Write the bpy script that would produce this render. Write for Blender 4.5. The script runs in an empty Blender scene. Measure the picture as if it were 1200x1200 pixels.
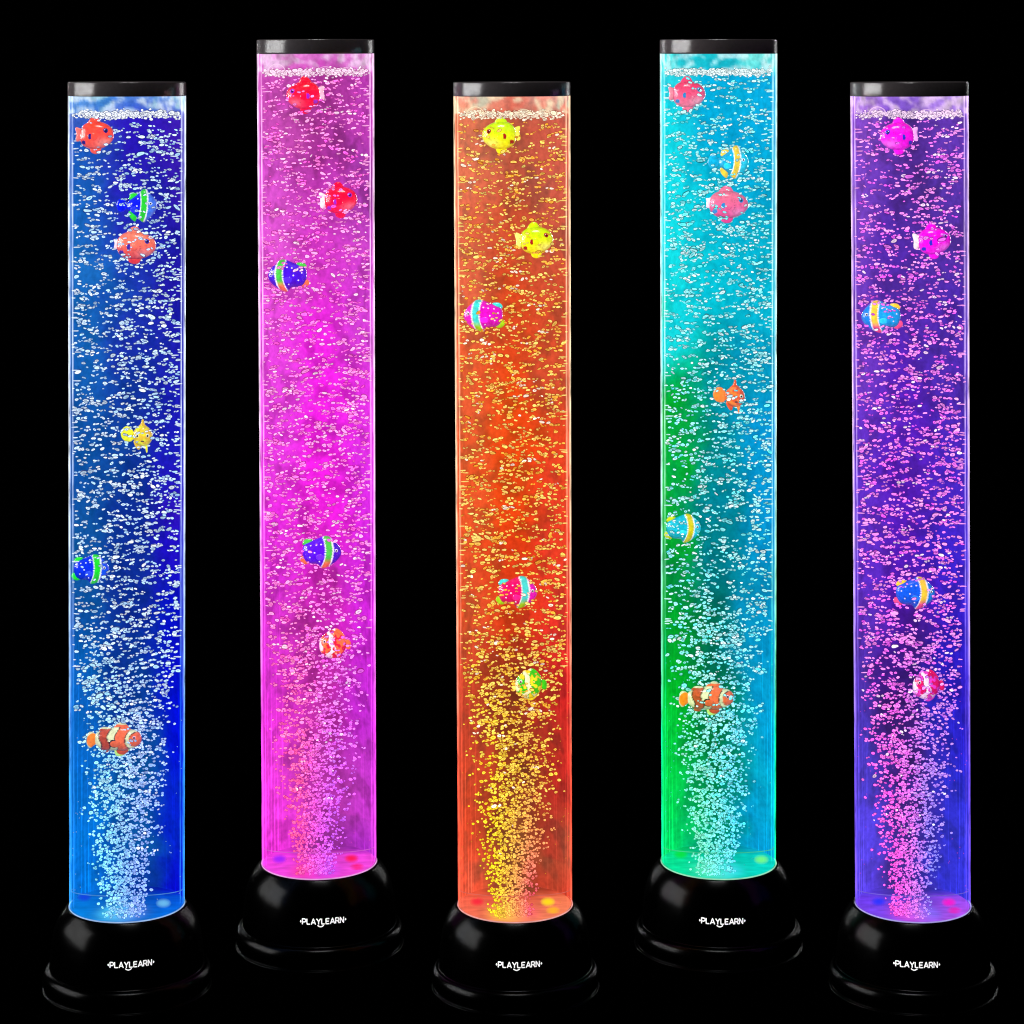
import bpy, math, random
import numpy as np
from mathutils import Vector, Matrix, Euler, noise

random.seed(7)
sc = bpy.context.scene
C = sc.collection
rad = math.radians

# ------------------------------------------------------------------ helpers
def lin(c):
    return tuple(((v/255)/12.92 if v/255 <= .04045 else ((v/255+.055)/1.055)**2.4) for v in c)

def empty(name, label, cat, loc, group=None):
    o = bpy.data.objects.new(name, None); C.objects.link(o)
    o.empty_display_size = .02
    o.location = loc; o['label'] = label; o['category'] = cat
    if group: o['group'] = group
    return o

def mesh(name, verts, faces, mat, parent=None, smooth=True, cols=None):
    me = bpy.data.meshes.new(name)
    me.from_pydata([tuple(v) for v in verts], [], faces)
    me.update()
    if smooth: me.polygons.foreach_set('use_smooth', [True]*len(me.polygons))
    if cols is not None:
        a = me.color_attributes.new('Col', 'FLOAT_COLOR', 'POINT')
        a.data.foreach_set('color', [x for c in cols for x in (c[0], c[1], c[2], 1.0)])
    me.materials.append(mat)
    o = bpy.data.objects.new(name, me); C.objects.link(o)
    if parent: o.parent = parent
    return o

def lathe(prof, n=128, close=False):
    vs, fs = [], []
    for r, z in prof:
        for i in range(n):
            a = 2*math.pi*i/n
            vs.append((r*math.cos(a), r*math.sin(a), z))
    m = len(prof)
    for j in range(m-1 if not close else m):
        k = (j+1) % m
        for i in range(n):
            i2 = (i+1) % n
            fs.append((j*n+i, j*n+i2, k*n+i2, k*n+i))
    return vs, fs

def smooth_poly(pts, n=80):
    m = len(pts); out = []
    dens = 12
    for i in range(m):
        p0, p1, p2, p3 = [np.array(pts[(i+k-1) % m], float) for k in range(4)]
        for s in range(dens):
            t = s/dens
            out.append(.5*((2*p1)+(-p0+p2)*t+(2*p0-5*p1+4*p2-p3)*t*t+(-p0+3*p1-3*p2+p3)*t**3))
    out = np.array(out)
    d = np.r_[0, np.cumsum(np.linalg.norm(np.diff(np.vstack([out, out[:1]]), axis=0), axis=1))]
    q = np.linspace(0, d[-1], n, endpoint=False)
    cl = np.vstack([out, out[:1]])
    return np.c_[np.interp(q, d, cl[:, 0]), np.interp(q, d, cl[:, 1])]

def puffy(name, outline, th, mat, parent, colf, y0=0.0, n=88, K=22, power=.5, centre=None):
    """a closed pillow shape whose outline (millimetres, x along the fish, z up) is given"""
    P = smooth_poly(outline, n)
    c = np.array(centre if centre is not None else P.mean(axis=0))
    vs, fs, cs = [], [], []
    ks = [math.sin(math.pi/2*k/K) for k in range(1, K+1)]
    idx = {}
    for side in (-1, 1):
        idx[(side, 'c')] = len(vs); vs.append((c[0], y0+side*th, c[1])); cs.append(colf(c[0], c[1]))
        for k, rho in enumerate(ks):
            if side == 1 and k == K-1: break
            for i in range(n):
                p = c+(P[i]-c)*rho
                vs.append((p[0], y0+side*th*max(0, 1-rho**2)**power, p[1]))
                cs.append(colf(p[0], p[1]))
    b0 = idx[(-1, 'c')]+1; b1 = idx[(1, 'c')]+1
    def ring(side, k, i):
        i %= n
        if k == K-1 or side == -1: return b0+k*n+i
        return b1+k*n+i
    for side in (-1, 1):
        for i in range(n):
            a = (idx[(side, 'c')], ring(side, 0, i), ring(side, 0, i+1))
            fs.append(a if side == -1 else a[::-1])
        for k in range(K-1):
            for i in range(n):
                q = (ring(side, k, i), ring(side, k+1, i), ring(side, k+1, i+1), ring(side, k, i+1))
                fs.append(q if side == -1 else q[::-1])
    vs = [(v[0]*.001, v[1]*.001, v[2]*.001) for v in vs]
    o = mesh(name, vs, fs, mat, parent, True, cs)
    def surf(x, z):                                # |y| of the pillow at (x, z)
        d = np.array([x, z])-c
        L = np.linalg.norm(d)
        if L < 1e-6: return th
        ang = np.arctan2(P[:, 1]-c[1], P[:, 0]-c[0]); a = math.atan2(d[1], d[0])
        j = np.argmin(np.abs(np.angle(np.exp(1j*(ang-a)))))
        rho = min(1, L/np.linalg.norm(P[j]-c))
        return th*max(0, 1-rho**2)**power
    return o, surf

# ------------------------------------------------------------------ materials
def new_mat(name):
    m = bpy.data.materials.new(name); m.use_nodes = True
    m.cycles.emission_sampling = 'NONE'
    nt = m.node_tree; nt.nodes.clear()
    out = nt.nodes.new('ShaderNodeOutputMaterial')
    return m, nt, out
def N(nt, t, **kw):
    n = nt.nodes.new(t)
    for k, v in kw.items(): setattr(n, k, v)
    return n
def ramp(nt, stops, inp):
    r = N(nt, 'ShaderNodeValToRGB')
    e = r.color_ramp.elements
    while len(e) < len(stops): e.new(.5)
    for el, (p, c) in zip(e, stops):
        el.position = p; el.color = (*(c if isinstance(c, tuple) else (c, c, c)), 1)
    nt.links.new(inp, r.inputs[0])
    return r.outputs[0]
def math_n(nt, op, a, b=None, c=None, clamp=False):
    n = N(nt, 'ShaderNodeMath', operation=op, use_clamp=clamp)
    for i, v in enumerate((a, b, c)):
        if v is None: continue
        if isinstance(v, (int, float)): n.inputs[i].default_value = v
        else: nt.links.new(v, n.inputs[i])
    return n.outputs[0]
def mixc(nt, fac, a, b, mode='MIX'):
    n = N(nt, 'ShaderNodeMix', data_type='RGBA', blend_type=mode)
    for i, v in ((0, fac), (6, a), (7, b)):
        if isinstance(v, (int, float)): n.inputs[i].default_value = v
        elif isinstance(v, tuple): n.inputs[i].default_value = (*v[:3], 1)
        else: nt.links.new(v, n.inputs[i])
    return n.outputs[2]
def noise_n(nt, scale, detail=3, stretch=(1, 1, 1), rough=.5, off=(0, 0, 0)):
    tc = N(nt, 'ShaderNodeTexCoord'); mp = N(nt, 'ShaderNodeMapping')
    mp.inputs['Scale'].default_value = stretch; mp.inputs['Location'].default_value = off
    nt.links.new(tc.outputs['Object'], mp.inputs[0])
    n = N(nt, 'ShaderNodeTexNoise'); n.inputs['Scale'].default_value = scale
    n.inputs['Detail'].default_value = detail; n.inputs['Roughness'].default_value = rough
    nt.links.new(mp.outputs[0], n.inputs['Vector'])
    return n.outputs['Fac']

def coat(nt, lo, hi, rough):
    """thin dark sheen, a little stronger at grazing angles"""
    lw = N(nt, 'ShaderNodeLayerWeight'); lw.inputs[0].default_value = .5
    g = N(nt, 'ShaderNodeBsdfGlossy')
    nt.links.new(ramp(nt, [(.55, lo), (.98, hi)], lw.outputs['Facing']), g.inputs[0])
    nt.links.new(rough, g.inputs['Roughness'])
    return g.outputs[0]
def mat_gloss_black():
    m, nt, out = new_mat('glossy_black_plastic')
    g = coat(nt, .0050, .013, ramp(nt, [(.3, .17), (.7, .21)], noise_n(nt, 40, 3)))
    nt.links.new(g, out.inputs[0]); return m
def mat_cap():
    m, nt, out = new_mat('satin_black_cap')
    d = N(nt, 'ShaderNodeBsdfDiffuse')
    f = noise_n(nt, 300, 2)
    nt.links.new(ramp(nt, [(.3, (.036, .031, .033)), (.7, (.042, .036, .038))], f), d.inputs[0])
    g = coat(nt, .046, .024, ramp(nt, [(.3, .16), (.7, .19)], f))
    a = N(nt, 'ShaderNodeAddShader')
    nt.links.new(d.outputs[0], a.inputs[0]); nt.links.new(g, a.inputs[1])
    nt.links.new(a.outputs[0], out.inputs[0]); return m
def mat_black(name):
    m, nt, out = new_mat(name)
    p = N(nt, 'ShaderNodeBsdfDiffuse')
    f = noise_n(nt, 8, 2)
    nt.links.new(ramp(nt, [(0, .00002), (1, .00006)], f), p.inputs[0])
    nt.links.new(p.outputs[0], out.inputs[0]); return m
def mat_print():
    m, nt, out = new_mat('white_print')
    p = N(nt, 'ShaderNodeBsdfPrincipled')
    f = noise_n(nt, 900, 2)
    nt.links.new(ramp(nt, [(.3, .78), (.7, .86)], f), p.inputs['Base Color'])
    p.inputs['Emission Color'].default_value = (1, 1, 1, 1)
    p.inputs['Emission Strength'].default_value = .85  # lettering glows by itself, in place of light falling on it
    nt.links.new(p.outputs[0], out.inputs[0]); return m

def mat_water(dusk):
    """glowing water: coloured light comes back from the far wall, a faint haze from the near one"""
    m, nt, out = new_mat('lit_water')
    a = N(nt, 'ShaderNodeAttribute', attribute_name='Col')
    n1 = noise_n(nt, 42, 2, (1, 1, .9), .5)
    f1 = ramp(nt, [(.50, 0.0), (.62, .85)], n1)
    col = mixc(nt, f1, a.outputs['Color'], dusk, 'MULTIPLY')
    n2 = noise_n(nt, 160, 3, (1, 1, 1), .6)
    col = mixc(nt, 1.0, col, ramp(nt, [(.25, .78), (.75, 1.22)], n2), 'MULTIPLY')
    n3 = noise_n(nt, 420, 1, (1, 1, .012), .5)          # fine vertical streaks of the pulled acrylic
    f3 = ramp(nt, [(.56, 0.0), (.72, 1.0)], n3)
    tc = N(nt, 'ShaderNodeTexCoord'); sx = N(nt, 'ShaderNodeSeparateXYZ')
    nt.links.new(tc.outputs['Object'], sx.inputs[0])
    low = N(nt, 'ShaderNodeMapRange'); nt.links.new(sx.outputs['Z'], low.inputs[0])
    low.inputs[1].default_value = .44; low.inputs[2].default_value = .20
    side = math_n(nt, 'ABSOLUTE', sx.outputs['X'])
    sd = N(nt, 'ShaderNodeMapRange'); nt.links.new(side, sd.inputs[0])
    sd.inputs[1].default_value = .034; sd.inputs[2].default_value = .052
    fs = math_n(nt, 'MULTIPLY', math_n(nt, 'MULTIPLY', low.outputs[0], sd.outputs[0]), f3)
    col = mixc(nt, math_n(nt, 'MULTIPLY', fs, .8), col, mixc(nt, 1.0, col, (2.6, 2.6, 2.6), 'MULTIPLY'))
    g = N(nt, 'ShaderNodeNewGeometry')
    st = N(nt, 'ShaderNodeMapRange'); nt.links.new(g.outputs['Backfacing'], st.inputs[0])
    st.inputs[3].default_value = .07; st.inputs[4].default_value = 1.0
    e = N(nt, 'ShaderNodeEmission'); nt.links.new(col, e.inputs[0]); nt.links.new(st.outputs[0], e.inputs[1])
    t = N(nt, 'ShaderNodeBsdfTransparent'); s = N(nt, 'ShaderNodeAddShader')
    nt.links.new(e.outputs[0], s.inputs[0]); nt.links.new(t.outputs[0], s.inputs[1])
    nt.links.new(s.outputs[0], out.inputs[0]); return m

def mat_acrylic(name, lo, hi, r0, r1, zlo=.25, zhi=.62, strength=1.0):
    """clear acrylic wall that carries the lamp's light along its edge (thin sheet, seen edge on it is bright)"""
    m, nt, out = new_mat(name)
    lw = N(nt, 'ShaderNodeLayerWeight'); lw.inputs[0].default_value = .5
    f = ramp(nt, [(r0, 0.0), (r1, 1.0)], lw.outputs['Facing'])
    tc = N(nt, 'ShaderNodeTexCoord'); sx = N(nt, 'ShaderNodeSeparateXYZ')
    nt.links.new(tc.outputs['Object'], sx.inputs[0])
    mr = N(nt, 'ShaderNodeMapRange'); nt.links.new(sx.outputs['Z'], mr.inputs[0])
    mr.inputs[1].default_value = zlo; mr.inputs[2].default_value = zhi
    col = mixc(nt, mr.outputs[0], lo, hi)
    br = ramp(nt, [(.38, .18), (.54, 1.0)], noise_n(nt, 70, 4, (1, 1, .45), .65))
    e = N(nt, 'ShaderNodeEmission'); nt.links.new(col, e.inputs[0])
    nt.links.new(math_n(nt, 'MULTIPLY', math_n(nt, 'MULTIPLY', f, br), strength), e.inputs[1])
    t = N(nt, 'ShaderNodeBsdfTransparent'); s = N(nt, 'ShaderNodeAddShader')
    nt.links.new(e.outputs[0], s.inputs[0]); nt.links.new(t.outputs[0], s.inputs[1])
    nt.links.new(s.outputs[0], out.inputs[0]); return m

def mat_bubble(rim, hollow=.5):
    m, nt, out = new_mat('air_bubble')
    a = N(nt, 'ShaderNodeAttribute', attribute_name='Col')
    lw = N(nt, 'ShaderNodeLayerWeight'); lw.inputs[0].default_value = .5
    nz = noise_n(nt, 330, 1)
    f = math_n(nt, 'ADD', lw.outputs['Facing'], math_n(nt, 'MULTIPLY', math_n(nt, 'SUBTRACT', nz, .5), .32))
    br = ramp(nt, [(.0, .75), (.06, 1.0), (.12, 1.35), (.34, 1.25), (.46, .3), (1, .1)], f)
    al = ramp(nt, [(.0, 1.0), (.60, .9), (.78, .35)], f)
    cm = ramp(nt, [(.05, 1.0), (.12, 0.0)], f)                  # clear middle; how clear differs from bubble to bubble
    inv = math_n(nt, 'SUBTRACT', 1.0, a.outputs['Alpha'])
    al = math_n(nt, 'MULTIPLY', al, math_n(nt, 'SUBTRACT', 1.0, math_n(nt, 'MULTIPLY', cm, inv)))
    col = mixc(nt, 1.0, a.outputs['Color'], br, 'MULTIPLY')
    edge = ramp(nt, [(.36, 0.0), (.48, 1.0)], f)
    col = mixc(nt, edge, col, rim)
    e = N(nt, 'ShaderNodeEmission'); nt.links.new(col, e.inputs[0])
    t = N(nt, 'ShaderNodeBsdfTransparent'); mx = N(nt, 'ShaderNodeMixShader')
    nt.links.new(al, mx.inputs[0]); nt.links.new(t.outputs[0], mx.inputs[1]); nt.links.new(e.outputs[0], mx.inputs[2])
    nt.links.new(mx.outputs[0], out.inputs[0]); return m

def mat_film(tint):
    """big thin-skinned bubble floating on the water: only its outline shows"""
    m, nt, out = new_mat('bubble_film')
    lw = N(nt, 'ShaderNodeLayerWeight'); lw.inputs[0].default_value = .5
    nz = noise_n(nt, 200, 2)
    f = math_n(nt, 'ADD', lw.outputs['Facing'], math_n(nt, 'MULTIPLY', math_n(nt, 'SUBTRACT', nz, .5), .3))
    al = ramp(nt, [(.0, .03), (.55, .08), (.76, .85), (.95, 1.0)], f)
    e = N(nt, 'ShaderNodeEmission'); e.inputs[0].default_value = (*tint, 1)
    t = N(nt, 'ShaderNodeBsdfTransparent'); mx = N(nt, 'ShaderNodeMixShader')
    nt.links.new(al, mx.inputs[0]); nt.links.new(t.outputs[0], mx.inputs[1]); nt.links.new(e.outputs[0], mx.inputs[2])
    nt.links.new(mx.outputs[0], out.inputs[0]); return m

def mat_ring(name, col, back, s=1.0):
    """lit rim of the acrylic: bright towards the room, only water-coloured on the far side"""
    m, nt, out = new_mat(name)
    e = N(nt, 'ShaderNodeEmission')
    f = noise_n(nt, 60, 3)
    tc = N(nt, 'ShaderNodeTexCoord'); sx = N(nt, 'ShaderNodeSeparateXYZ')
    nt.links.new(tc.outputs['Object'], sx.inputs[0])
    mr = N(nt, 'ShaderNodeMapRange'); nt.links.new(sx.outputs['Y'], mr.inputs[0])
    mr.inputs[1].default_value = .012; mr.inputs[2].default_value = -.010
    c = ramp(nt, [(.3, tuple(q*.6 for q in col)), (.6, col)], f)
    nt.links.new(c, e.inputs[0])
    t = N(nt, 'ShaderNodeBsdfTransparent'); mx = N(nt, 'ShaderNodeMixShader')
    nt.links.new(mr.outputs[0], mx.inputs[0]); nt.links.new(t.outputs[0], mx.inputs[1]); nt.links.new(e.outputs[0], mx.inputs[2])
    e.inputs[1].default_value = s
    nt.links.new(mx.outputs[0], out.inputs[0]); return m

def mat_toy():
    """vinyl toy whose own glow stands in for the light around it"""
    m, nt, out = new_mat('self_lit_vinyl')
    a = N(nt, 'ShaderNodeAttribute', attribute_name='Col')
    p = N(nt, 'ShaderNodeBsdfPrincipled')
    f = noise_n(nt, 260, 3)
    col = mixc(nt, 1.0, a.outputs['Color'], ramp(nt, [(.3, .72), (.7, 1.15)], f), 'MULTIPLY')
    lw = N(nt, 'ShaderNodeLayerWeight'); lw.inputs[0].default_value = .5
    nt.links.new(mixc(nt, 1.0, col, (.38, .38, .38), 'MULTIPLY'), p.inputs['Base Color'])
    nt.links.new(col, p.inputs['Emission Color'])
    nt.links.new(ramp(nt, [(.0, 1.12), (.3, .82), (.55, .46), (.95, .18)], lw.outputs['Facing']), p.inputs['Emission Strength'])  # form shading put into the glow: weaker towards the outline
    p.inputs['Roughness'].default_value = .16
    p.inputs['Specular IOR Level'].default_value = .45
    nt.links.new(p.outputs[0], out.inputs[0]); return m

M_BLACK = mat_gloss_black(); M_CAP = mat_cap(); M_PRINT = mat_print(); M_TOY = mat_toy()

# ------------------------------------------------------------------ setting
CAM_Z, F, D0 = 1.080, 3000.0, 3.0
BACK = 1.048                                   # the rear pair are a little larger and stand further back
fl = mesh('floor', [(-8, -5, 0), (8, -5, 0), (8, 4, 0), (-8, 4, 0)], [(0, 1, 2, 3)], mat_black('black_floor'))
fl['kind'] = 'structure'
bk = mesh('backdrop', [(-8, 4, 0), (8, 4, 0), (8, 4, 5), (-8, 4, 5)], [(0, 1, 2, 3)], mat_black('black_backdrop'))
bk['kind'] = 'structure'

# ------------------------------------------------------------------ lamp body (measures in mm)
R_TOP, R_BOT = .0684, .0667
Z0, Z1 = .0955, 1.0435
def r_at(z): return R_BOT+(R_TOP-R_BOT)*(z-Z0)/(Z1-Z0)
PROF = [(.0680, .0950), (.0690, .0956), (.0708, .0944), (.0768, .0868), (.0812, .0785), (.0846, .0680), (.0868, .0570),
        (.0881, .0470), (.0888, .0390), (.0892, .0320), (.0894, .0275), (.0895, .0258)]
RIM = [(.0894, .0258), (.0905, .0250), (.0935, .0238), (.0962, .0205), (.0977, .0155), (.0978, .0105), (.0968, .0055), (.0945, .0018), (.0905, .0), (.0, .0)]
def refine(p, k=5):
    out = []
    for i in range(len(p)-1):
        a = np.array(p[max(i-1, 0)]); b = np.array(p[i]); c = np.array(p[i+1]); d = np.array(p[min(i+2, len(p)-1)])
        for s in range(k):
            t = s/k
            out.append(tuple(.5*((2*b)+(-a+c)*t+(2*a-5*b+4*c-d)*t*t+(-a+3*b-3*c+d)*t**3)))
    out.append(p[-1]); return out

def dome_r(z):
    zs = [q[1] for q in PROF[1:]][::-1]; rs = [q[0] for q in PROF[1:]][::-1]
    return float(np.interp(z, zs, rs))

# lettering: stroke list on a 1 x 1 cell
GL = {
 'P': ([[(0, 0), (0, 1)], [(0, .95), (.45, .95), (.62, .8), (.62, .6), (.45, .42), (.12, .42)]], .66),
 'L': ([[(0, 1), (0, .06), (.55, .06)]], .6),
 'A': ([[(0, 0), (.38, 1), (.76, 0)], [(.18, .3), (.58, .3)]], .78),
 'Y': ([[(0, 1), (.36, .48), (.72, 1)], [(.36, .5), (.36, 0)]], .74),
 'E': ([[(.58, .94), (0, .94), (0, .06), (.58, .06)], [(0, .5), (.5, .5)]], .62),
 'R': ([[(0, 0), (0, .95), (.42, .95), (.6, .8), (.6, .62), (.42, .46), (.1, .46)], [(.35, .46), (.66, 0)]], .68),
 'N': ([[(0, 0), (0, 1), (.62, 0), (.62, 1)]], .68),
}
def logo(parent):
    H = 6.3; W = .00118
    adv = []; x = 0
    for ch in 'PLAYLEARN':
        adv.append(x); x += GL[ch][1]*7.0+1.15
    total = x-1.15
    strokes = []
    for ch, ax in zip('PLAYLEARN', adv):
        for st in GL[ch][0]:
            strokes.append([((ax+px*7.0-total/2)*.001, (py*H-H/2)*.001) for px, py in st])
    xs = (adv[3]+1.2-total/2)*.001; xe = (adv[4]+2.6-total/2)*.001            # the smile below the middle letters
    strokes.append([(xs+(xe-xs)*t, (-H/2-1.0-1.6*math.sin(math.pi*t))*.001) for t in [i/8 for i in range(9)]])
    sc_x = .0515/(total*.001+.004)
    vs, fs = [], []
    def emit(x, h, lift):
        zc = .0548; z = zc+h
        r = dome_r(z)+lift
        az = (x*sc_x+.0045)/r
        return (r*math.sin(az), -r*math.cos(az), z)
    lift = .0003
    for st in strokes:
        fine = []
        for (a, b) in zip(st[:-1], st[1:]):
            k = max(1, int(math.hypot(b[0]-a[0], b[1]-a[1])/.0008))
            for s in range(k): fine.append((a[0]+(b[0]-a[0])*s/k, a[1]+(b[1]-a[1])*s/k))
        fine.append(st[-1]); lift += .000012
        b0 = len(vs)
        for i, p in enumerate(fine):
            q0 = fine[max(i-1, 0)]; q1 = fine[min(i+1, len(fine)-1)]
            d = (q1[0]-q0[0], q1[1]-q0[1]); L = math.hypot(*d) or 1
            nx, ny = -d[1]/L*W/2, d[0]/L*W/2
            vs.append(emit(p[0]+nx, p[1]+ny, lift)); vs.append(emit(p[0]-nx, p[1]-ny, lift))
        for i in range(len(fine)-1):
            a = b0+2*i; fs.append((a, a+1, a+3, a+2))
    for sx in (-1, 1):                                   # small diamonds at the two ends
        cx = sx*(total/2+2.2)*.001; b0 = len(vs)
        for dx, dz in ((0, 1.5), (1.1, 0), (0, -1.5), (-1.1, 0)): vs.append(emit(cx+dx*.001, dz*.001, .0003))
        fs.append((b0, b0+1, b0+2, b0+3))
    return mesh('logo', vs, fs, M_PRINT, parent, smooth=False)

def torus(name, R, r, z, mat, parent, n=128, m=8):
    vs, fs = lathe([(R+r*math.cos(2*math.pi*k/m), z+r*math.sin(2*math.pi*k/m)) for k in range(m)], n, close=True)
    return mesh(name, vs, fs, mat, parent)

# ------------------------------------------------------------------ bubbles
def ico(sub):
    import bmesh
    bm = bmesh.new(); bmesh.ops.create_icosphere(bm, subdivisions=sub, radius=1.0)
    bm.verts.ensure_lookup_table()
    v = np.array([x.co[:] for x in bm.verts]); f = np.array([[q.index for q in x.verts] for x in bm.faces])
    bm.free(); return v, f
ICO_V, ICO_F = ico(2)

def bubbles_mesh(name, items, mat):
    """items: (centre, (sx, sy, sz), euler, colour) - all small bubbles of one column in one mesh"""
    nv, nf = len(ICO_V), len(ICO_F); n = len(items)
    V = np.empty((n*nv, 3)); Fc = np.empty((n*nf, 3), int); K = np.ones((n*nv, 4))
    for i, (c, s, e, col) in enumerate(items):
        Rm = np.array(Euler(e).to_matrix())
        b = ICO_V*np.array(s)
        w = 1+.16*np.sin(ICO_V[:, 0]*2.3+i*1.7)*np.cos(ICO_V[:, 2]*2.9+i*.9)       # no bubble is a perfect ball
        V[i*nv:(i+1)*nv] = (b*w[:, None]) @ Rm.T+np.array(c)
        Fc[i*nf:(i+1)*nf] = ICO_F+i*nv
        K[i*nv:(i+1)*nv, :3] = col[:3]; K[i*nv:(i+1)*nv, 3] = col[3] if len(col) > 3 else 1
    me = bpy.data.meshes.new(name)
    me.vertices.add(len(V)); me.vertices.foreach_set('co', V.ravel())
    me.loops.add(len(Fc)*3); me.loops.foreach_set('vertex_index', Fc.ravel())
    me.polygons.add(len(Fc)); me.polygons.foreach_set('loop_start', np.arange(0, len(Fc)*3, 3))
    me.polygons.foreach_set('use_smooth', [True]*len(Fc))
    a = me.color_attributes.new('Col', 'FLOAT_COLOR', 'POINT'); a.data.foreach_set('color', K.ravel())
    me.update(); me.validate()
    me.materials.append(mat)
    o = bpy.data.objects.new(name, me); C.objects.link(o)
    return o

def grid_eval(rows, zpx, u):
    ys = [r[0] for r in rows]
    j = min(max(np.searchsorted(ys, zpx)-1, 0), len(ys)-2)
    t = min(max((zpx-ys[j])/(ys[j+1]-ys[j]), 0), 1)
    def at(r):
        l, c, rr = [np.array(x, float) for x in r[1:]]
        u2 = max(-1, min(1, u*1.25))
        k = abs(u2); k = k*k*(3-2*k)
        return c*(1-k)+(l if u2 < 0 else rr)*k
    return at(rows[j])*(1-t)+at(rows[j+1])*t

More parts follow.
